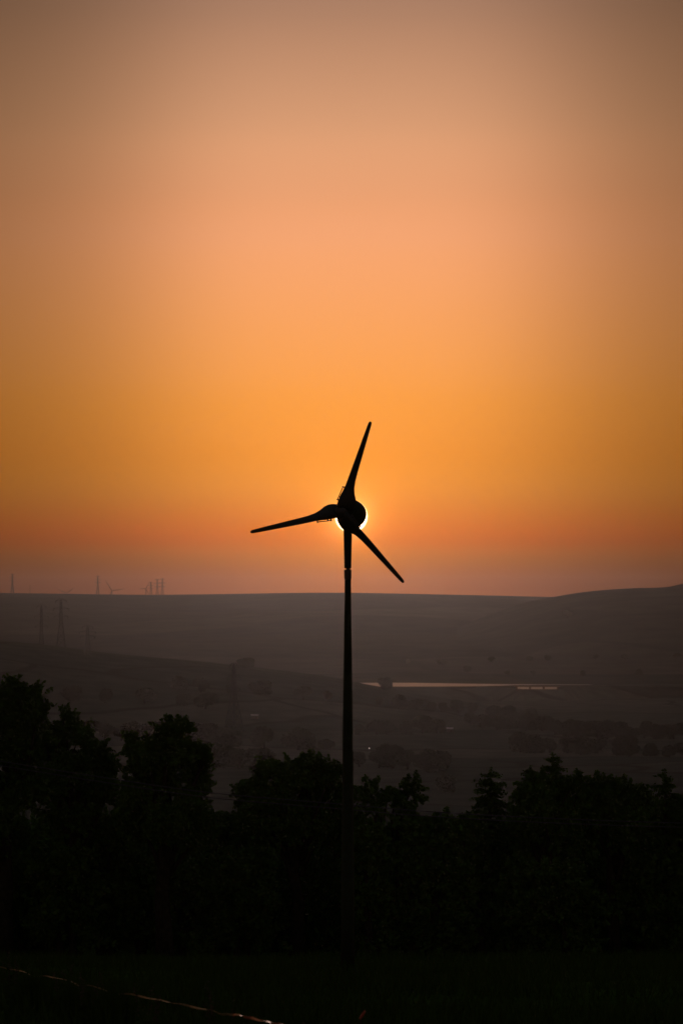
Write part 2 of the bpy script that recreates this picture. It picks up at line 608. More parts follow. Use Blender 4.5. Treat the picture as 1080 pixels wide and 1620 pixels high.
# ------------------------------------------------------------------ small wind turbine
def build_turbine():
    D = 115.0
    S = D / F                                   # metres per photo pixel at the turbine
    base = at(550, 1540, D)
    base.z = H(base.x, D) - .05
    top = empty("wind_turbine", base, "black three bladed wind turbine on a tall slim pole in front of the sun", "wind turbine")

    def L(px, py): return at(px, py, D) - base   # local point on the turbine's plane

    ax = L(550, 900).x
    zt = lambda y: L(550, y).z

    def col_prof(rows): return [(zt(y), w * S / 2) for y, w in rows]

    m = MB()
    m.lathe(col_prof([(1538, 22), (1400, 20.2), (1300, 18.6), (1150, 15.8), (1050, 13.6), (990, 11.6), (950, 10.5), (916, 10)]), (ax, 0, 0), (0, 0, 1), 28)
    m.build("tower", M_paint, top, True)
    m = MB()
    m.lathe([(0, .42), (.06, .42), (.065, .3), (.12, .28)], (ax, 0, 0), (0, 0, 1), 28)
    bp_ = m.build("base_plate", M_steel, top)
    for k in range(8):
        b_ = MB()
        b_.lathe([(0.06, .028), (.13, .028)], (ax + .35 * math.cos(k * .785), .35 * math.sin(k * .785), 0), (0, 0, 1), 6)
        b_.build("bolt", M_steel, bp_)
    m = MB()
    m.lathe(col_prof([(917, 11.4), (912, 11.7), (901.3, 11.9)]), (ax, 0, 0), (0, 0, 1), 28)
    m.build("tower_flange", M_steel, top)
    m = MB()
    m.lathe(col_prof([(902, 6.6), (898.5, 6.6)]), (ax + .01, 0, 0), (0, 0, 1), 20)
    m.build("yaw_shaft", M_steel, top)
    m = MB()
    m.lathe(col_prof([(899.0, 11.4), (890, 11.5), (865, 12.4), (836, 14), (826, 14.5)]), (ax, 0, 0), (0, 0, 1), 28)
    m.build("yaw_collar", M_paint, top, True)

    # rotor frame: n points along the axis towards the viewer, a little left and up
    n = Vector((-.20, -.97, .05)).normalized()
    e_r = Vector((0, 0, 1)).cross(-n).normalized() * -1
    if e_r.x < 0: e_r = -e_r
    e_u = n.cross(e_r)
    if e_u.z < 0: e_u = -e_u
    hub = L(539.6, 812) + Vector((0, -1.3, 0))
    # nacelle: round generator housing behind the rotor
    m = MB()
    prof = [(-.20, .17), (-.36, .19), (-.42, .28), (-.50, .37), (-.64, .445), (-.80, .468), (-1.25, .472), (-1.45, .455), (-1.62, .40), (-1.74, .30), (-1.80, .17), (-1.82, .02)]
    m.lathe([(t_ - (.3 if t_ < -.3 else 0), r_) for t_, r_ in prof], hub + e_r * .055 + e_u * .06, n, 48)
    nac = m.build("nacelle", M_paint, top, True)
    for w, tt in ((-.65, -1.25), (-1.15, -1.32), (-2.6, -1.2)):
        b_ = MB()
        c = hub + e_r * .055 + e_u * .06 + n * tt + (e_r * math.cos(w) + e_u * math.sin(w)) * .485
        b_.lathe([(0, .03), (.05, .03), (.055, .018), (.085, .018)], c - (e_r * math.cos(w) + e_u * math.sin(w)) * .04, e_r * math.cos(w) + e_u * math.sin(w), 8)
        b_.build("lug", M_steel, nac)
    m = MB()
    m.lathe([(-1.14, .468), (-1.14, .478), (-1.18, .48), (-1.18, .466)], hub + e_r * .055 + e_u * .06, n, 48)
    m.build("seam_band", M_steel, nac)
    m = MB()
    m.lathe([(-.22, .17), (-.1, .2), (.12, .2), (.2, .16), (.26, .09), (.28, .01)], hub, n, 28)
    hb = m.build("hub", M_steel, top, True)

    RR = 3.17
    #        r/R   chord  pitch  thick  n-offset  tau offset
    sec = [(.04, .60, 34, .18, .03, -.07), (.09, .64, 34, .17, .04, -.09), (.13, .63, 33, .15, .04, -.095), (.175, .57, 32, .13, .04, -.078), (.22, .44, 31, .11, .03, -.048),
           (.28, .33, 29, .09, .02, -.022), (.36, .27, 24, .07, .01, -.005), (.46, .235, 18, .055, .0, 0), (.58, .207, 13, .044, -.01, 0), (.70, .18, 10, .036, -.015, 0), (.80, .162, 8, .03, -.02, 0),
           (.88, .142, 7, .026, -.03, 0), (.95, .125, 6, .022, -.035, 0), (.985, .11, 5, .018, -.04, 0), (1.0, .05, 5, .01, -.04, 0)]
    for phi in (72.4, 191.8, 312.2):
        f = R(phi)
        rho = e_r * math.cos(f) + e_u * math.sin(f)
        tau = -e_r * math.sin(f) + e_u * math.cos(f)
        m = MB()
        K = 14
        vs_, fs_ = [], []
        for r_, ch, be, th, no, to in sec:
            cdir = tau * math.cos(R(be)) + n * math.sin(R(be))
            tdir = -tau * math.sin(R(be)) + n * math.cos(R(be))
            c0 = hub + rho * (r_ * RR) + n * no + tau * to
            for k in range(K):
                w = 2 * math.pi * k / K
                u_ = math.cos(w)
                v_ = math.sin(w) * (.55 + .45 * u_ if math.sin(w) > 0 else .4 + .2 * u_)
                vs_.append(c0 + cdir * (u_ * ch * .5) + tdir * (v_ * th))
        for i in range(len(sec) - 1):
            for k in range(K):
                fs_.append((i * K + k, i * K + (k + 1) % K, (i + 1) * K + (k + 1) % K, (i + 1) * K + k))
        fs_.append(tuple(reversed(range(K))))
        fs_.append(tuple(range((len(sec) - 1) * K, len(sec) * K)))
        m.add(vs_, fs_)
        bl = m.build("blade", M_blade, top, True)
        # hinge bracket and spring rod at the root
        h_ = MB()
        Mx = Matrix((rho, tau, n)).transposed()
        h_.box(hub + rho * .26 + n * .03, (.34, .20, .16), Mx)
        h_.box(hub + rho * .47 + n * .13 + tau * .06, (.05, .26, .05), Mx)
        h_.build("hinge_bracket", M_steel, bl)
        r2 = MB()
        a0 = hub + rho * .36 + tau * .22 + n * .16
        a1 = hub + rho * .82 + tau * .17 + n * .16
        r2.tube([a0, a1], .016, 6)
        r2.box(a0 - tau * .05, (.05, .14, .05), Mx)
        r2.box(a1 - tau * .05, (.04, .16, .04), Mx)
        r2.build("spring_rod", M_steel, bl)
    return top


build_turbine()

# ------------------------------------------------------------------ trees near the turbine


def leaf_quads(C, size, flat=.0):
    """random small leaf-shaped quads at centres C"""
    k = len(C)
    a = rng.normal(size=(k, 3))
    a /= np.linalg.norm(a, axis=1)[:, None]
    b = rng.normal(size=(k, 3))
    b -= (a * b).sum(1)[:, None] * a
    b /= np.linalg.norm(b, axis=1)[:, None]
    s = (size * rng.uniform(.6, 1.35, k))[:, None]
    V = np.stack([C - a * s * .62, C + b * s * .3 - a * s * .05, C + a * s * .62, C - b * s * .3 - a * s * .05], 1).reshape(-1, 3)
    return V, np.arange(k * 4).reshape(-1, 4)


def limb(mb, p0, p1, r0, r1, seg=5, sag=.12):
    p0, p1 = Vector(p0), Vector(p1)
    L_ = (p1 - p0).length
    pts_, rr = [], []
    off = Vector((random.uniform(-1, 1), random.uniform(-1, 1), random.uniform(.2, 1))) * L_ * sag
    for i in range(seg + 1):
        t_ = i / seg
        pts_.append(p0.lerp(p1, t_) + off * math.sin(math.pi * t_))
        rr.append(r0 + (r1 - r0) * t_)
    mb.tube(pts_, rr, 6)
    return pts_


def broadleaf(name, d, lobes, trunk_px, label, group=None, leaf=.17, dens=1.0, cat="tree", clump=.42, stems=1, spray=False):
    """lobes: (px, py, r_px) foliage masses of the crown; each is a ball of twiggy leaf clumps carried by a limb"""
    x = (trunk_px - 540) * d / F
    base = Vector((x, d, H(x, d) - .1))
    root = empty(name, base, label, cat, group)
    tb = MB()
    LC, LR = [], []
    for px, py, r in lobes:
        rr = r * d / F * (.80 if r < 20 else .98)
        c = at(px, py, d) - base
        c.y = random.uniform(-.45, .45) * min(rr * 2.2, 2.6)
        LC.append(c)
        LR.append(rr)
    topz = max(c.z for c in LC)
    fork = Vector((0, 0, max(topz * .28, .5)))
    r0 = .035 * topz + .03
    for s in range(stems):
        off = Vector((random.uniform(-.4, .4), random.uniform(-.4, .4), 0)) * (0 if stems == 1 else 1)
        lean = Vector((random.uniform(-.2, .2), random.uniform(-.2, .2), 0))
        pts_ = [off + Vector((0, 0, -.25)), off + fork * .35 + lean * .3, off + fork + lean, off * .6 + Vector((LC[0].x * .25, 0, topz * .6)), Vector((LC[0].x * .5, 0, topz * .8))]
        tb.tube(pts_, [r0 * 1.3, r0, r0 * .85, r0 * .5, r0 * .25], 9)
    C = []
    for c, rr in zip(LC, LR):
        st = Vector((c.x * .12, c.y * .12, min(fork.z + max(0, c.z - fork.z) * .35, c.z - .2)))
        limb(tb, st, c, max(.025, r0 * .38), .02)
        # inner foliage, then twigs that stick out unevenly through it
        k_in = int(380 * dens * (rr / .7) ** 2 * (.17 / leaf))
        v = rng.normal(size=(k_in, 3))
        v /= np.linalg.norm(v, axis=1)[:, None]
        v *= (rng.uniform(0, 1, k_in) ** .5 * rr * .70)[:, None]
        C.append((np.array(c) + v * np.array([1, 1, .9]))[:6 if spray else None])
        for _ in range(int(13 * (rr / .5)) + 3 if spray else int(50 * dens * (rr / .56) ** 1.5) + 5):
            u = rng.normal(size=3)
            u /= np.linalg.norm(u)
            p0 = np.array(c) + u * rr * rng.uniform(.3, .75)
            w = u * .9 + rng.normal(size=3) * .5 + np.array([0, 0, .45])
            w /= np.linalg.norm(w)
            ln_ = (.18 + .75 * rng.random() ** 2.2) * (.5 + .5 * min(1.3, rr / .56)) * clump / .42
            if spray: ln_ = ln_ * .9 + .28
            kk = int(26 * (.17 / leaf) * (.5 + ln_)) + 4
            s_ = rng.uniform(0, 1, kk)
            droop = np.array([0, 0, -.12]) * ln_
            C.append(p0 + w * (s_ * ln_)[:, None] + droop * (s_ ** 2)[:, None] + rng.normal(size=(kk, 3)) * (.082 * (1.2 - .8 * s_))[:, None])
            if spray or rng.random() < .3:
                tb.tube([p0, p0 + w * ln_ * .6, p0 + w * ln_ * 1.02 + droop], [.014, .009, .004], 4, False)
    C = np.concatenate(C)
    V, Q = leaf_quads(C, leaf)
    link("crown", mesh_from("crown", V, Q, M_leaf), root)
    tb.build("trunk", M_bark, root, True)
    return root


def conifer(name, d, px, tip_py, base_py, half_px, label, lean=0.0, group=None, open_=1.0):
    """spruce: whorls of drooping branches fringed with needle sprays"""
    x = (px - 540) * d / F
    base = Vector((x, d, H(x, d) - .1))
    root = empty(name, base, label, "tree", group)
    ht = at(px, tip_py, d).z - base.z
    low = max(at(px, base_py, d).z - base.z, .8)
    hw = half_px * d / F
    tb = MB()
    tb.tube([(0, 0, -.2), (lean * .3, 0, ht * .5), (lean, 0, ht)], [.03 * ht * .5 + .05, .014 * ht, .012], 8)
    C = []
    z = ht - .45
    while z > low:
        f = (ht - z) / (ht - low)
        nb = rng.integers(6, 9)
        a0 = rng.uniform(0, 6.28)
        for k in range(nb):
            if rng.random() < .12: continue
            a = a0 + k * 6.283 / nb + rng.uniform(-.3, .3)
            Lb = hw * (f ** .85) * rng.uniform(.6, 1.25) + .14
            up = .35 if f < .35 else .12
            zj = z + rng.uniform(-.2, .2)
            p0 = np.array([lean * (zj / ht), 0, zj])
            dirv = np.array([math.cos(a), math.sin(a), 0])
            n_ = max(3, int(Lb / .16))
            pts_ = []
            for i in range(n_ + 1):
                s = i / n_
                pts_.append(p0 + dirv * Lb * s + np.array([0, 0, Lb * (up * s - .62 * s * s + .33 * s ** 3)]))
            tb.tube([pts_[0], pts_[n_ // 2], pts_[-1]], [.03, .018, .006], 4, False)
            for i, q in enumerate(pts_[1:]):
                s = (i + 1) / n_
                k2 = int((15 + 13 * (1 - s)) * open_)
                wdt = .035 + .16 * Lb * .35 * (1 - s) + .03 * rng.random()
                side = np.array([-dirv[1], dirv[0], 0])
                C.append(q + side * rng.normal(0, wdt, k2)[:, None] + np.array([0, 0, 1]) * rng.normal(-.045, .045, k2)[:, None] + dirv * rng.normal(0, .08, k2)[:, None])
        z -= rng.uniform(.24, .40) * (.75 + .3 * f)
    tipn = 60
    C.append(np.stack([rng.normal(lean, .045, tipn), rng.normal(0, .045, tipn), rng.uniform(ht - .8, ht + .05, tipn)], 1))
    C = np.concatenate(C)
    V, Q = leaf_quads(C, .12)
    link("crown", mesh_from("crown", V, Q, M_needle), root)
    tb.build("trunk", M_bark, root, True)
    return root


G_T = "trees along the dark foreground edge"
broadleaf("broadleaf_tree", 160, [(20, 1106, 25), (52, 1109, 21), (-12, 1131, 30), (58, 1128, 20), (20, 1140, 40), (62, 1165, 16), (-50, 1150, 40), (30, 1190, 44), (-30, 1215, 44), (40, 1245, 42),
          (0, 1290, 45), (20, 1089, 15), (66, 1126, 9), (5, 1330, 40)], 5, "tall dark leafy tree at the far left edge of the photo", G_T)
broadleaf("broadleaf_tree", 163, [(106, 1146, 15), (104, 1133, 9), (92, 1162, 17), (126, 1168, 18), (138, 1158, 9), (150, 1188, 20), (165, 1205, 15), (90, 1195, 28), (130, 1215, 34), (178, 1216, 10),
          (80, 1240, 38), (150, 1255, 38), (110, 1290, 44), (170, 1240, 16), (70, 1160, 12)], 115, "dark tree with stepped crown just right of the tall far left tree", G_T)
broadleaf("broadleaf_tree", 158, [(274, 1158, 20), (290, 1150, 14), (262, 1168, 20), (212, 1178, 14), (208, 1168, 8), (240, 1190, 22), (222, 1205, 24), (280, 1195, 30), (300, 1185, 18), (322, 1188, 13), (328, 1200, 9), (310, 1225, 22),
          (250, 1240, 38), (322, 1240, 12), (300, 1265, 28), (318, 1290, 16), (215, 1255, 28), (265, 1300, 42), (310, 1320, 26), (220, 1310, 36)], 262, "round leafy tree with ragged right side lobe and small left spur", G_T)
broadleaf("broadleaf_tree", 166, [(425, 1212, 15), (440, 1220, 14), (415, 1225, 15), (488, 1206, 15), (476, 1215, 16), (505, 1212, 15), (530, 1216, 11), (520, 1232, 20), (460, 1235, 28), (402, 1243, 14), (388, 1253, 11),
          (376, 1250, 6), (430, 1262, 34), (495, 1258, 34), (395, 1275, 22), (540, 1262, 24), (460, 1300, 44), (520, 1305, 40), (400, 1310, 34)], 470, "broad low tree just left of the turbine pole", G_T)
broadleaf("sapling", 164, [(590, 1252, 13), (588, 1243, 6), (575, 1262, 12), (606, 1262, 12), (600, 1278, 18), (572, 1285, 18), (614, 1258, 6)], 592, "thin leafed sapling just right of the turbine pole", G_T, .19, .5, "tree", .42, 3, True)
broadleaf("sapling", 165, [(640, 1252, 12), (652, 1247, 9), (628, 1258, 8), (660, 1262, 6), (640, 1270, 14), (634, 1288, 16), (655, 1243, 5), (646, 1290, 14)], 638, "feathery sapling with open leaf sprays, second right of the pole", G_T, .19, .5, "tree", .42, 3, True)
conifer("conifer_tree", 166, 775, 1216, 1330, 60, "pointed conifer with a thin tip standing alone beside the low hedge", 0, G_T, .8)
conifer("conifer_tree", 170, 866, 1189, 1330, 62, "taller ragged conifer topping the dark mass of trees on the right", .25, G_T, .75)
conifer("conifer_tree", 172, 842, 1212, 1330, 40, "slender conifer half hidden behind the tallest right conifer", -.1, G_T, .8)
conifer("conifer_tree", 168, 1051, 1217, 1330, 40, "conifer at the far right edge of the dark trees", 0, G_T, .75)
broadleaf("broadleaf_tree", 164, [(835, 1248, 16), (860, 1245, 20), (825, 1262, 14), (885, 1240, 15), (905, 1242, 14), (850, 1275, 34), (895, 1272, 34), (915, 1240, 9), (830, 1300, 34), (880, 1315, 40)], 868, "dark bushy tree below the tallest right conifer", G_T)
broadleaf("broadleaf_tree", 167, [(938, 1240, 12), (958, 1240, 12), (976, 1243, 13), (932, 1255, 18), (990, 1246, 11), (1008, 1250, 13), (1016, 1262, 12), (960, 1265, 28), (1000, 1280, 28), (940, 1295, 40), (990, 1310, 40), (1022, 1278, 12)], 972, "round topped bushy tree in the middle of the right hand mass", G_T)
broadleaf("broadleaf_tree", 170, [(1040, 1285, 16), (1062, 1280, 16), (1080, 1272, 18), (1030, 1300, 24), (1070, 1305, 34), (1110, 1270, 30), (1100, 1310, 40)], 1085, "dark bush under the far right conifer", G_T)
# hedgerow of bushes that closes the field
k = 0
G_H = "bushes of the dark hedgerow below the trees"
for px, top_py, w in [(-20, 1330, 70), (45, 1345, 60), (105, 1330, 60), (170, 1290, 50), (200, 1265, 36), (225, 1330, 60), (290, 1350, 60), (345, 1283, 26), (362, 1278, 22), (330, 1320, 44), (385, 1330, 50), (440, 1345, 56), (500, 1345, 56), (555, 1290, 32), (585, 1300, 34),
                      (620, 1300, 34), (655, 1293, 26), (682, 1288, 24), (706, 1286, 22), (728, 1288, 22), (750, 1292, 26), (690, 1320, 44), (740, 1330, 44), (790, 1310, 44), (830, 1350, 56), (885, 1355, 56), (940, 1350, 56), (1000, 1350, 56), (1055, 1340, 56), (1110, 1340, 60)]:
    d = random.uniform(158, 176)
    lb = []
    yy = top_py + w * .55
    first = True
    while yy < 1500:
        nn = 2 if first else 3
        for q in range(nn):
            lb.append((px + (q - (nn - 1) / 2) * w * .55 + random.uniform(-6, 6), yy + random.uniform(-4, 8), w * random.uniform(.40, .56)))
        yy += w * .62
        first = False
    broadleaf("bush", d, lb, px, "dark leafy bush in the black hedgerow below the trees", G_H, .22, .42, "bush", .5, 2)

for i in range(-3, 25):
    px = -60 + i * 60 + random.uniform(-12, 12)
    w = random.uniform(50, 66)
    tops = 1285 if px < 340 else (1300 if px > 760 else 1318)
    lb = []
    yy = tops + random.uniform(-12, 14) + w * .55
    while yy < 1490:
        for q in range(3):
            lb.append((px + (q - 1) * w * .55 + random.uniform(-6, 6), yy + random.uniform(-4, 8), w * random.uniform(.44, .58)))
        yy += w * .6
    broadleaf("bush", random.uniform(183, 196), lb, px, "dark leafy bush in the black hedgerow below the trees", G_H, .28, .40, "bush", .5, 2)

# ------------------------------------------------------------------ overhead cables
G_W = "overhead cables crossing in front of the trees"
for dz, lab in ((0, "upper thin overhead cable crossing in front of the dark trees"), (7, "lower thin overhead cable hanging just under the other one")):
    prof = [(-560, 1105), (-200, 1171), (0, 1204), (170, 1231), (340, 1255), (440, 1264), (538, 1272), (640, 1281), (744, 1288), (900, 1296), (1080, 1302), (1300, 1303), (1700, 1292)]
    xs = np.linspace(-560, 1700, 60)
    yy = interp(xs, prof)
    m = MB()
    m.tube([at(x_, y_ + dz * (1 + .1 * math.sin(x_ / 300)), 147 + dz * .03) for x_, y_ in zip(xs, yy)], .021, 6)
    tag(m.build("overhead_cable", M_wire, None, True), lab, "cable", G_W)
for px, py in ((-560, 1100), (1700, 1287)):
    p = at(px, py, 147.1)
    g0 = H(p.x, p.y)
    po = empty("utility_pole", (p.x, p.y, g0), "wooden pole carrying the overhead cables beyond the frame", "pole", "poles carrying the overhead cables")
    m = MB()
    m.tube([(0, .25, -.4), (0, .25, p.z - g0 + .5)], [.15, .11], 10)
    m.build("pole", M_wood, po, True)
    m = MB()
    m.box((0, .08, p.z - g0 - .05), (.1, .12, .5))
    m.build("bracket", M_steel, po)

# ------------------------------------------------------------------ grass, tape and weeds in the near field
nb = 52000
yy = np.sqrt(rng.uniform(32 ** 2, 150 ** 2, nb))
xx = rng.uniform(-.125, .125, nb) * yy
zz = h_ground(xx, yy)
hgt = rng.uniform(.18, .5, nb) * (1 + .5 * wob(xx, yy, 14, 5))
hgt = np.clip(hgt, .12, .8)
ntf = 2600
for u0, dd in ((56, 63.0), (128, 56.0), (180, 50.5), (352, 36.0)):
    k_ = ntf // 4
    y_ = dd + rng.normal(-.5, .25, k_)
    x_ = (u0 + rng.normal(0, 11, k_) - 540) / F * y_
    xx = np.concatenate([xx, x_]); yy = np.concatenate([yy, y_]); zz = np.concatenate([zz, h_ground(x_, y_)])
    hgt = np.concatenate([hgt, rng.uniform(.5, 1.05, k_)])
nb = len(xx)
ang = rng.uniform(0, 6.28, nb)
wd = rng.uniform(.012, .03, nb)
ln = rng.normal(0, .14, (nb, 2))
B = np.stack([xx, yy, zz - .03], 1)
dx = np.stack([np.cos(ang) * wd, np.sin(ang) * wd, np.zeros(nb)], 1)
T = B + np.stack([ln[:, 0], ln[:, 1], hgt], 1)
V = np.stack([B - dx, B + dx, T], 1).reshape(-1, 3)
o = link("grass", mesh_from("grass", V, np.arange(nb * 3).reshape(-1, 3), M_grass))
tag(o, "rough dark grass covering the near field", "grass", None, "stuff")

# thin tape stretched across the grass at the lower left, a twisted ribbon
tp = [(-40, 1524, 76), (0, 1530, 70), (75, 1544, 62), (155, 1562, 54), (240, 1580, 46), (335, 1599, 38), (380, 1607, 35), (430, 1618.5, 32), (480, 1630, 29)]
P = [at(*q) for q in tp]
fine = []
for i in range(len(P) - 1):
    for k in range(40):
        fine.append(P[i].lerp(P[i + 1], k / 40))
fine.append(P[-1])
vs_, fs_ = [], []
tw = 0.0
for i, p in enumerate(fine):
    tdir = (fine[min(i + 1, len(fine) - 1)] - fine[max(i - 1, 0)]).normalized()
    sd_ = tdir.cross(Vector((0, 0, 1))).normalized()
    upv = sd_.cross(tdir)
    tw += .09 + .05 * math.sin(i * .11) + random.uniform(-.02, .02)
    a = sd_ * math.cos(tw) + upv * math.sin(tw)
    b = tdir.cross(a)
    q_ = p.x / p.y * F + 540
    dip = max(math.exp(-((q_ - 56) / 12) ** 2), math.exp(-((q_ - 128) / 8) ** 2), math.exp(-((q_ - 180) / 14) ** 2), math.exp(-((q_ - 352) / 9) ** 2) * .4)
    sag = Vector((0, 0, .004 * math.sin(i * .35) - .055 * dip))
    for s1, s2 in ((-.011, -.002), (.011, -.002), (.011, .002), (-.011, .002)):
        vs_.append(p + sag + a * s1 + b * s2)
for i in range(len(fine) - 1):
    for k in range(4):
        fs_.append((i * 4 + k, i * 4 + (k + 1) % 4, (i + 1) * 4 + (k + 1) % 4, (i + 1) * 4 + k))
fence = empty("tape_fence", (P[1].x, P[1].y, H(P[1].x, P[1].y)), "thin fence tape through the lower left grass, dull then red at its near end", "fence")
cut = 5 * 40 + 30
m = MB()
m.add(vs_[:cut * 4], fs_[:(cut - 1) * 4])
m2_ = MB()
m2_.add(vs_[cut * 4:], fs_[:(len(fine) - cut - 1) * 4])
tape_o = m.build("tape", M_tape_dull, fence)
tape_o["label"] = "dull weathered stretch of the tape"
tape_r = m2_.build("tape", M_tape, fence)
tape_r["label"] = "red stretch of the tape"
tape_r.matrix_parent_inverse = Matrix.Translation(-fence.location)
tape_o.matrix_parent_inverse = Matrix.Translation(-fence.location)
for q in (0, 3, 5, 8):
    p = P[q]
    g0 = H(p.x, p.y)
    mb = MB()
    mb.tube([(p.x, p.y + .03, g0 - .2), (p.x, p.y + .03, p.z + .06)], [.014, .012], 6)
    so_ = mb.build("stake", M_wood, fence)
    so_.matrix_parent_inverse = Matrix.Translation(-fence.location)

# weeds beside the tape
G_K = "tall weeds beside the fence tape"
weeds = [(18, 1536, 66, "dock weed with brown seed heads at the left end of the tape"), (34, 1540, 65, "second dock weed leaning across the tape at the left end"),
         (100, 1556, 56, "weed stalk in the gap between the first two bright stretches of tape"), (165, 1578, 50, "bushy weed below the middle of the tape"),
         (140, 1570, 51, "low weed left of the bushy weed below the tape"), (232, 1592, 43, "thin weed under the right half of the tape"), (350, 1607, 36, "weed stalk hiding the tape before its red end")]
for px, py, d, lab in weeds:
    p = at(px, py, d)
    g0 = H(p.x, d)
    hh = max(.5, p.z - g0 + .25)
    rt = empty("weed", (p.x, d, g0 - .02), lab, "plant", G_K)
    st, lf = MB(), []
    sh = []
    for s in range(4):
        a = random.uniform(0, 6.28)
        tipv = Vector((math.cos(a) * .16, math.sin(a) * .16, hh * random.uniform(.75, 1.1)))
        st.tube([(0, 0, 0), tipv * .5 + Vector((0, 0, .05)), tipv], [.007, .005, .003], 5, False)
        for q in range(10):
            t_ = random.uniform(.1, .7)
            lf.append(np.array(tipv * t_) + rng.normal(0, .05, 3))
        for q in range(36):
            t_ = random.uniform(.66, 1.03)
            sh.append(np.array(tipv * t_) + rng.normal(0, .016, 3))
    st.build("stem", M_grass, rt)
    V_, Q_ = leaf_quads(np.array(lf), .14)
    link("foliage", mesh_from("foliage", V_, Q_, M_grass), rt)
    V_, Q_ = leaf_quads(np.array(sh), .03)
    link("seed_head", mesh_from("seed_head", V_, Q_, M_wood), rt)["kind"] = "stuff"
# a stray bright end of the same tape lying in the grass
p = at(573, 1606, 45)
g0 = H(p.x, p.y)
pg = empty("marker_peg", (p.x, p.y, g0), "tiny orange marker peg alone at the bottom centre", "peg")
m = MB()
m.tube([(-.03, .03, -.1), (-.025, .02, p.z - g0 - .03)], [.008, .008], 6)
m.build("stem", M_wood, pg)
m = MB()
m.tube([Vector((-.035, 0, p.z - g0 - .05)), Vector((0, .01, p.z - g0)), Vector((.035, 0, p.z - g0 + .055))], [.014, .02, .014], 8)
m.build("tape_end", M_tape, pg)


# ------------------------------------------------------------------ pylons
def strut(mb, a, b, w):
    mb.tube([a, b], w, 4, False)


def pylon(px, top_py, d, ht, label, group, rz=0.0, w=.16, base_w=6.4, arms=((.97, 3.4), (.80, 5.2), (.64, 4.4)), waist=.55):
    tp_ = at(px, top_py, d)
    base = Vector((tp_.x, d, H(tp_.x, d) - .3))
    ht = tp_.z - base.z
    root = empty("pylon", base, label, "pylon", group, rz)
    body = MB()

    def half(f):
        if f < waist: return base_w / 2 + (1.0 - base_w / 2) * f / waist
        return 1.0 + (.55 - 1.0) * (f - waist) / (1 - waist)
    lv = [0, .16, .30, .42, .52, .61, .69, .77, .85, .93]
    for i in range(len(lv)):
        f0 = lv[i]
        f1 = lv[i + 1] if i + 1 < len(lv) else 1.0
        h0, h1 = half(f0), half(f1)
        if f1 == 1.0: h1 = .05
        c0 = [(h0 * sx, h0 * sy, f0 * ht) for sx, sy in ((-1, -1), (1, -1), (1, 1), (-1, 1))]
        c1 = [(h1 * sx, h1 * sy, f1 * ht) for sx, sy in ((-1, -1), (1, -1), (1, 1), (-1, 1))]
        for q in range(4):
            strut(body, c0[q], c1[q], w)
            strut(body, c0[q], c1[(q + 1) % 4], w * .55)
            strut(body, c0[(q + 1) % 4], c1[q], w * .55)
            if i: strut(body, c0[q], c0[(q + 1) % 4], w * .55)
    body.build("lattice_body", M_pylon, root)
    for f, aw in arms:
        am = MB()
        h0 = half(f)
        for s in (-1, 1):
            tip = (s * (aw + h0), 0, f * ht)
            for sy in (-1, 1):
                strut(am, (s * h0, sy * h0, f * ht), tip, w * .7)
                strut(am, (s * h0, sy * h0, (f + .045) * ht), tip, w * .6)
        am.build("cross_arm", M_pylon, root)
        for s in (-1, 1):
            im = MB()
            im.lathe([(0, .12), (.3, .18), (1.2, .18), (1.7, .1)], (s * (aw + h0 - .1), 0, f * ht), (0, 0, -1), 6)
            im.build("insulator", M_pylon, root)
    return root


G_P = "electricity pylons on the hazy hills"
pylon(97, 948, 2560, 38, "tallest of the three pylons on the left end of the mid ridge", G_P, .15, .17)
pylon(66, 957, 2880, 41, "fainter pylon behind and left of the tallest ridge pylon", G_P, .2, .16)
pylon(139, 990, 2430, 24, "small faint pylon right of the tallest ridge pylon", G_P, .3, .12, 4.6)
pylon(370, 1050, 1950, 40, "lone large pylon standing in the valley above the round trees", G_P, .9, .23, 8.4)
pylon(20, 908, 6990, 38, "faint skyline pylon nearest the left edge", G_P, .4, .40, 6.0)
pylon(155, 911, 6995, 38.5, "faint skyline pylon between the left edge and the pylon cluster", G_P, .2, .40, 6.0)
pylon(239, 920.5, 7050, 33, "leftmost and lowest of the cluster of three skyline pylons", G_P, .1, .42, 5.5, ((.95, 4.2), (.72, 6.4), (.5, 5.2)))
pylon(249, 916, 7020, 38, "middle one of the cluster of three skyline pylons", G_P, .1, .42, 5.5, ((.95, 4.2), (.72, 6.4), (.5, 5.2)))
pylon(257, 915, 6990, 38, "rightmost of the cluster of three skyline pylons", G_P, .1, .42, 5.5, ((.95, 4.2), (.72, 6.4), (.5, 5.2)))

b = at(48, 925, 7000)
z0 = H(b.x, 7000)
ms = empty("mast", (b.x, 7000, z0 - .3), "short thin mast on the skyline right of the left edge pylon", "mast")
m = MB()
m.tube([(0, 0, 0), (0, 0, b.z - z0)], [.55, .3], 6)
m.build("pole", M_pylon, ms)
m = MB()
m.box((0, 0, (b.z - z0) * .92), (1.6, .5, 1.0))
m.build("antenna", M_pylon, ms)

# far wind turbines on the moor
G_F = "wind turbines on the far skyline"


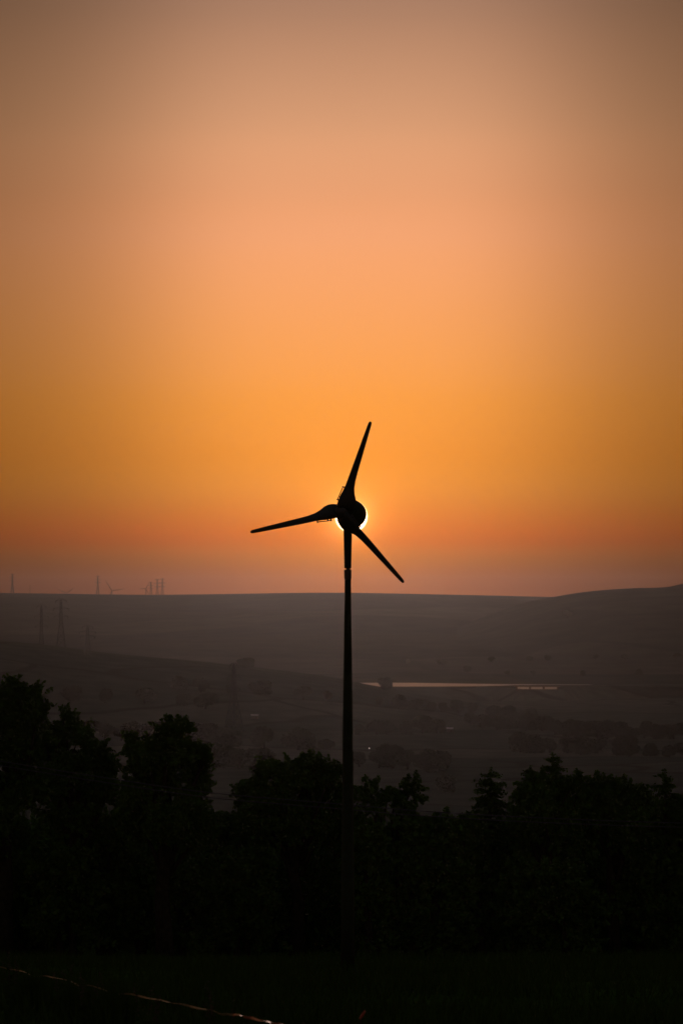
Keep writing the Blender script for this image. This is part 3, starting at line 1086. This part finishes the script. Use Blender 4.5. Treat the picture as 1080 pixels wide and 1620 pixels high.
def far_turbine(hx, hy, d, Rb, phis, label):
    hub = at(hx, hy, d)
    z0 = H(hub.x, d)
    z0 = min(z0, hub.z - 14)
    rt = empty("far_wind_turbine", (hub.x, d, z0), label, "wind turbine", G_F)
    hh = hub.z - z0
    m = MB()
    m.tube([(0, 0, 0), (0, 0, hh)], [.8, .5], 10)
    m.build("tower", M_pylon, rt, True)
    m = MB()
    m.lathe([(-2.2, .3), (-2.0, .7), (2.0, .8), (2.4, .5)], (0, 0, hh), (0, 1, 0), 10)
    m.build("nacelle", M_pylon, rt, True)
    for ph in phis:
        a = R(ph)
        u_ = Vector((math.cos(a), 0, math.sin(a)))
        v_ = Vector((-math.sin(a), 0, math.cos(a)))
        m = MB()
        c = Vector((0, -2.4, hh))
        sec_ = [(0, .35), (.12, .62), (.3, .6), (.7, .42), (1.0, .15)]
        vv, ff = [], []
        for s, w_ in sec_:
            for a_, b_ in ((-w_, 0), (0, -.25), (w_, 0), (0, .25)):
                vv.append(c + u_ * (s * Rb) + v_ * a_ + Vector((0, b_, 0)))
        for i in range(4):
            for k in range(4):
                ff.append((i * 4 + k, i * 4 + (k + 1) % 4, i * 4 + 4 + (k + 1) % 4, i * 4 + 4 + k))
        ff += [(3, 2, 1, 0), (16, 17, 18, 19)]
        m.add(vv, ff)
        m.build("blade", M_pylon, rt)
    return rt


far_turbine(177.5, 934.5, 7060, 26, (122, 8, 248), "faint skyline wind turbine with two blades spread in a V, right of a pylon")
far_turbine(106, 938.5, 7150, 20, (35, 155, 275), "faint wind turbine with only its blade tips above the left moor skyline")
far_turbine(231, 931.5, 7100, 14, (60, 180, 300), "small faint wind turbine at the left side of the pylon cluster")

# ------------------------------------------------------------------ far trees
protos = []
for k in range(5):
    C = []
    n_l = rng.integers(7, 10)
    for q in range(n_l):
        a = rng.uniform(0, 6.28)
        c = np.array([math.cos(a) * .24, math.sin(a) * .24, rng.uniform(.24, .66)]) if q else np.array([0, 0, .66])
        v = rng.normal(size=(520, 3))
        v /= np.linalg.norm(v, axis=1)[:, None]
        v *= rng.uniform(.3, 1, 520)[:, None] ** .4 * rng.uniform(.23, .33)
        C.append(c + v)
    V, Q = leaf_quads(np.concatenate(C), .085)
    V[:, 2] = np.clip(V[:, 2], .04, 2)
    cm = mesh_from("far_crown", V, Q, M_farleaf)
    tm = MB()
    tm.tube([(0, 0, -.08), (0, 0, .3), (.02, 0, .6)], [.05, .035, .015], 6)
    protos.append((cm, mesh_from("far_trunk", tm.v, tm.f, M_bark)))


def far_tree(base, w, h, label, group, k=None):
    cm, tm = protos[int(rng.integers(5)) if k is None else k]
    rt = empty("valley_tree", base, label, "tree", group, float(rng.uniform(0, 6.28)))
    rt.scale = (w, w, h)
    link("crown", cm, rt)
    link("trunk", tm, rt)
    return rt


G_V = "trees scattered in the hazy valley"


def far_tree_px(px, base_py, wpx, hpx, label, group=G_V, d=None):
    if d is None:
        b_ = hit(px, base_py)
    else:
        x_ = (px - 540) * d / F
        b_ = Vector((x_, d, H(x_, d)))
    s = b_.y / F
    return far_tree(b_, wpx * s, hpx * s, label, group)


far_tree_px(361, 1183, 46, 34, "round valley tree directly below the lone pylon")
far_tree_px(418, 1186, 42, 40, "tall round valley tree, middle of the row below the pylon")
far_tree_px(472, 1188, 54, 40, "widest round valley tree at the right of the row below the pylon")
far_tree_px(516, 1187, 30, 19, "small low tree between the widest round tree and the pole")
far_tree_px(388, 1060, 28, 17, "lone round tree on the ridge line beside the pylon top", G_V, 2490)
far_tree_px(607, 1090, 28, 21, "small round tree standing against the bright reservoir strip", G_V, 2495)
far_tree_px(310, 1172, 34, 32, "faint tree behind the right side of the round leafy tree")
far_tree_px(703, 1256, 34, 32, "faint round bush in the field left of the pointed conifer")
far_tree_px(897, 1047, 14, 14, "tiny faint tree on the slope of the right hill", G_V, 4700)
shared = "small faint dark tree in the hazy valley fields"
rows_ = []
for (x0, y0, x1, y1, n_) in [(150, 1168, 330, 1176, 9), (600, 1118, 830, 1142, 10), (745, 1150, 900, 1160, 8), (880, 1165, 1085, 1172, 14), (570, 1165, 690, 1160, 6), (820, 1190, 1080, 1200, 11), (570, 1215, 700, 1222, 6),
                             (120, 1112, 330, 1122, 5), (270, 1092, 520, 1110, 6), (650, 1052, 1060, 1042, 8), (720, 1066, 1000, 1070, 5), (350, 1215, 410, 1220, 3)]:
    for i in range(n_):
        t_ = (i + random.uniform(-.3, .3)) / max(1, n_ - 1)
        px, py = x0 + (x1 - x0) * t_, y0 + (y1 - y0) * t_ + random.uniform(-2, 2)
        b_ = hit(px, py)
        hgt_ = random.uniform(6, 11) * (1 if b_.y < 3400 else .8)
        far_tree(b_, hgt_ * random.uniform(.9, 1.5), hgt_, shared, "small trees in the valley hedges")
for px, py, wpx, hpx in [(866, 1150, 22, 18), (902, 1160, 30, 22), (945, 1176, 52, 38), (773, 1150, 22, 14), (786, 1155, 22, 14)]:
    b_ = hit(px, py)
    far_tree(b_, wpx * b_.y / F, hpx * b_.y / F, shared, "small trees in the valley hedges")

# a lit lamp and two roofs in the valley
hb_ = hit(584, 1196)
lh = at(584, 1184, hb_.y)
lp = empty("street_lamp", (lh.x, hb_.y, hb_.z), "tiny lit lamp shining in the dark valley right of the turbine pole", "lamp")
m = MB()
m.tube([(0, 0, -.2), (0, 0, lh.z - hb_.z)], [.09, .06], 8)
m.build("pole", M_steel, lp, True)
m = MB()
m.lathe([(-.16, .05), (-.12, .12), (0, .16), (.1, .12), (.15, .03)], (0, 0, lh.z - hb_.z + .12), (0, 0, 1), 14)
m.build("lamp_head", M_lamp, lp, True)
for px, py, w_, lab in ((403, 1138, 7, "tiny pale roofed shed on the hazy slope right of the lone pylon"), (711, 1158, 6, "tiny pale roofed shed in the fields below the reservoir")):
    b_ = hit(px, py)
    sh_ = empty("shed", b_, lab, "shed")
    W, Dp, hh = w_ * b_.y / F * 1.6, 3.0, 1.7
    m = MB()
    m.box((0, 0, hh / 2 - .2), (W, Dp, hh + .4))
    m.build("wall", M_stone, sh_)
    m = MB()
    m.add([(-W / 2 - .2, -Dp / 2 - .2, hh), (W / 2 + .2, -Dp / 2 - .2, hh), (W / 2 + .2, 0, hh + .9), (-W / 2 - .2, 0, hh + .9), (W / 2 + .2, Dp / 2 + .2, hh), (-W / 2 - .2, Dp / 2 + .2, hh)],
          [(0, 1, 2, 3), (3, 2, 4, 5), (0, 3, 5), (1, 4, 2), (0, 5, 4, 1)])
    m.build("roof", M_roof, sh_)
    m = MB()
    m.box((W * .2, -Dp / 2 - .02, .55), (.9, .06, 1.2))
    m.build("door", M_wood, sh_)
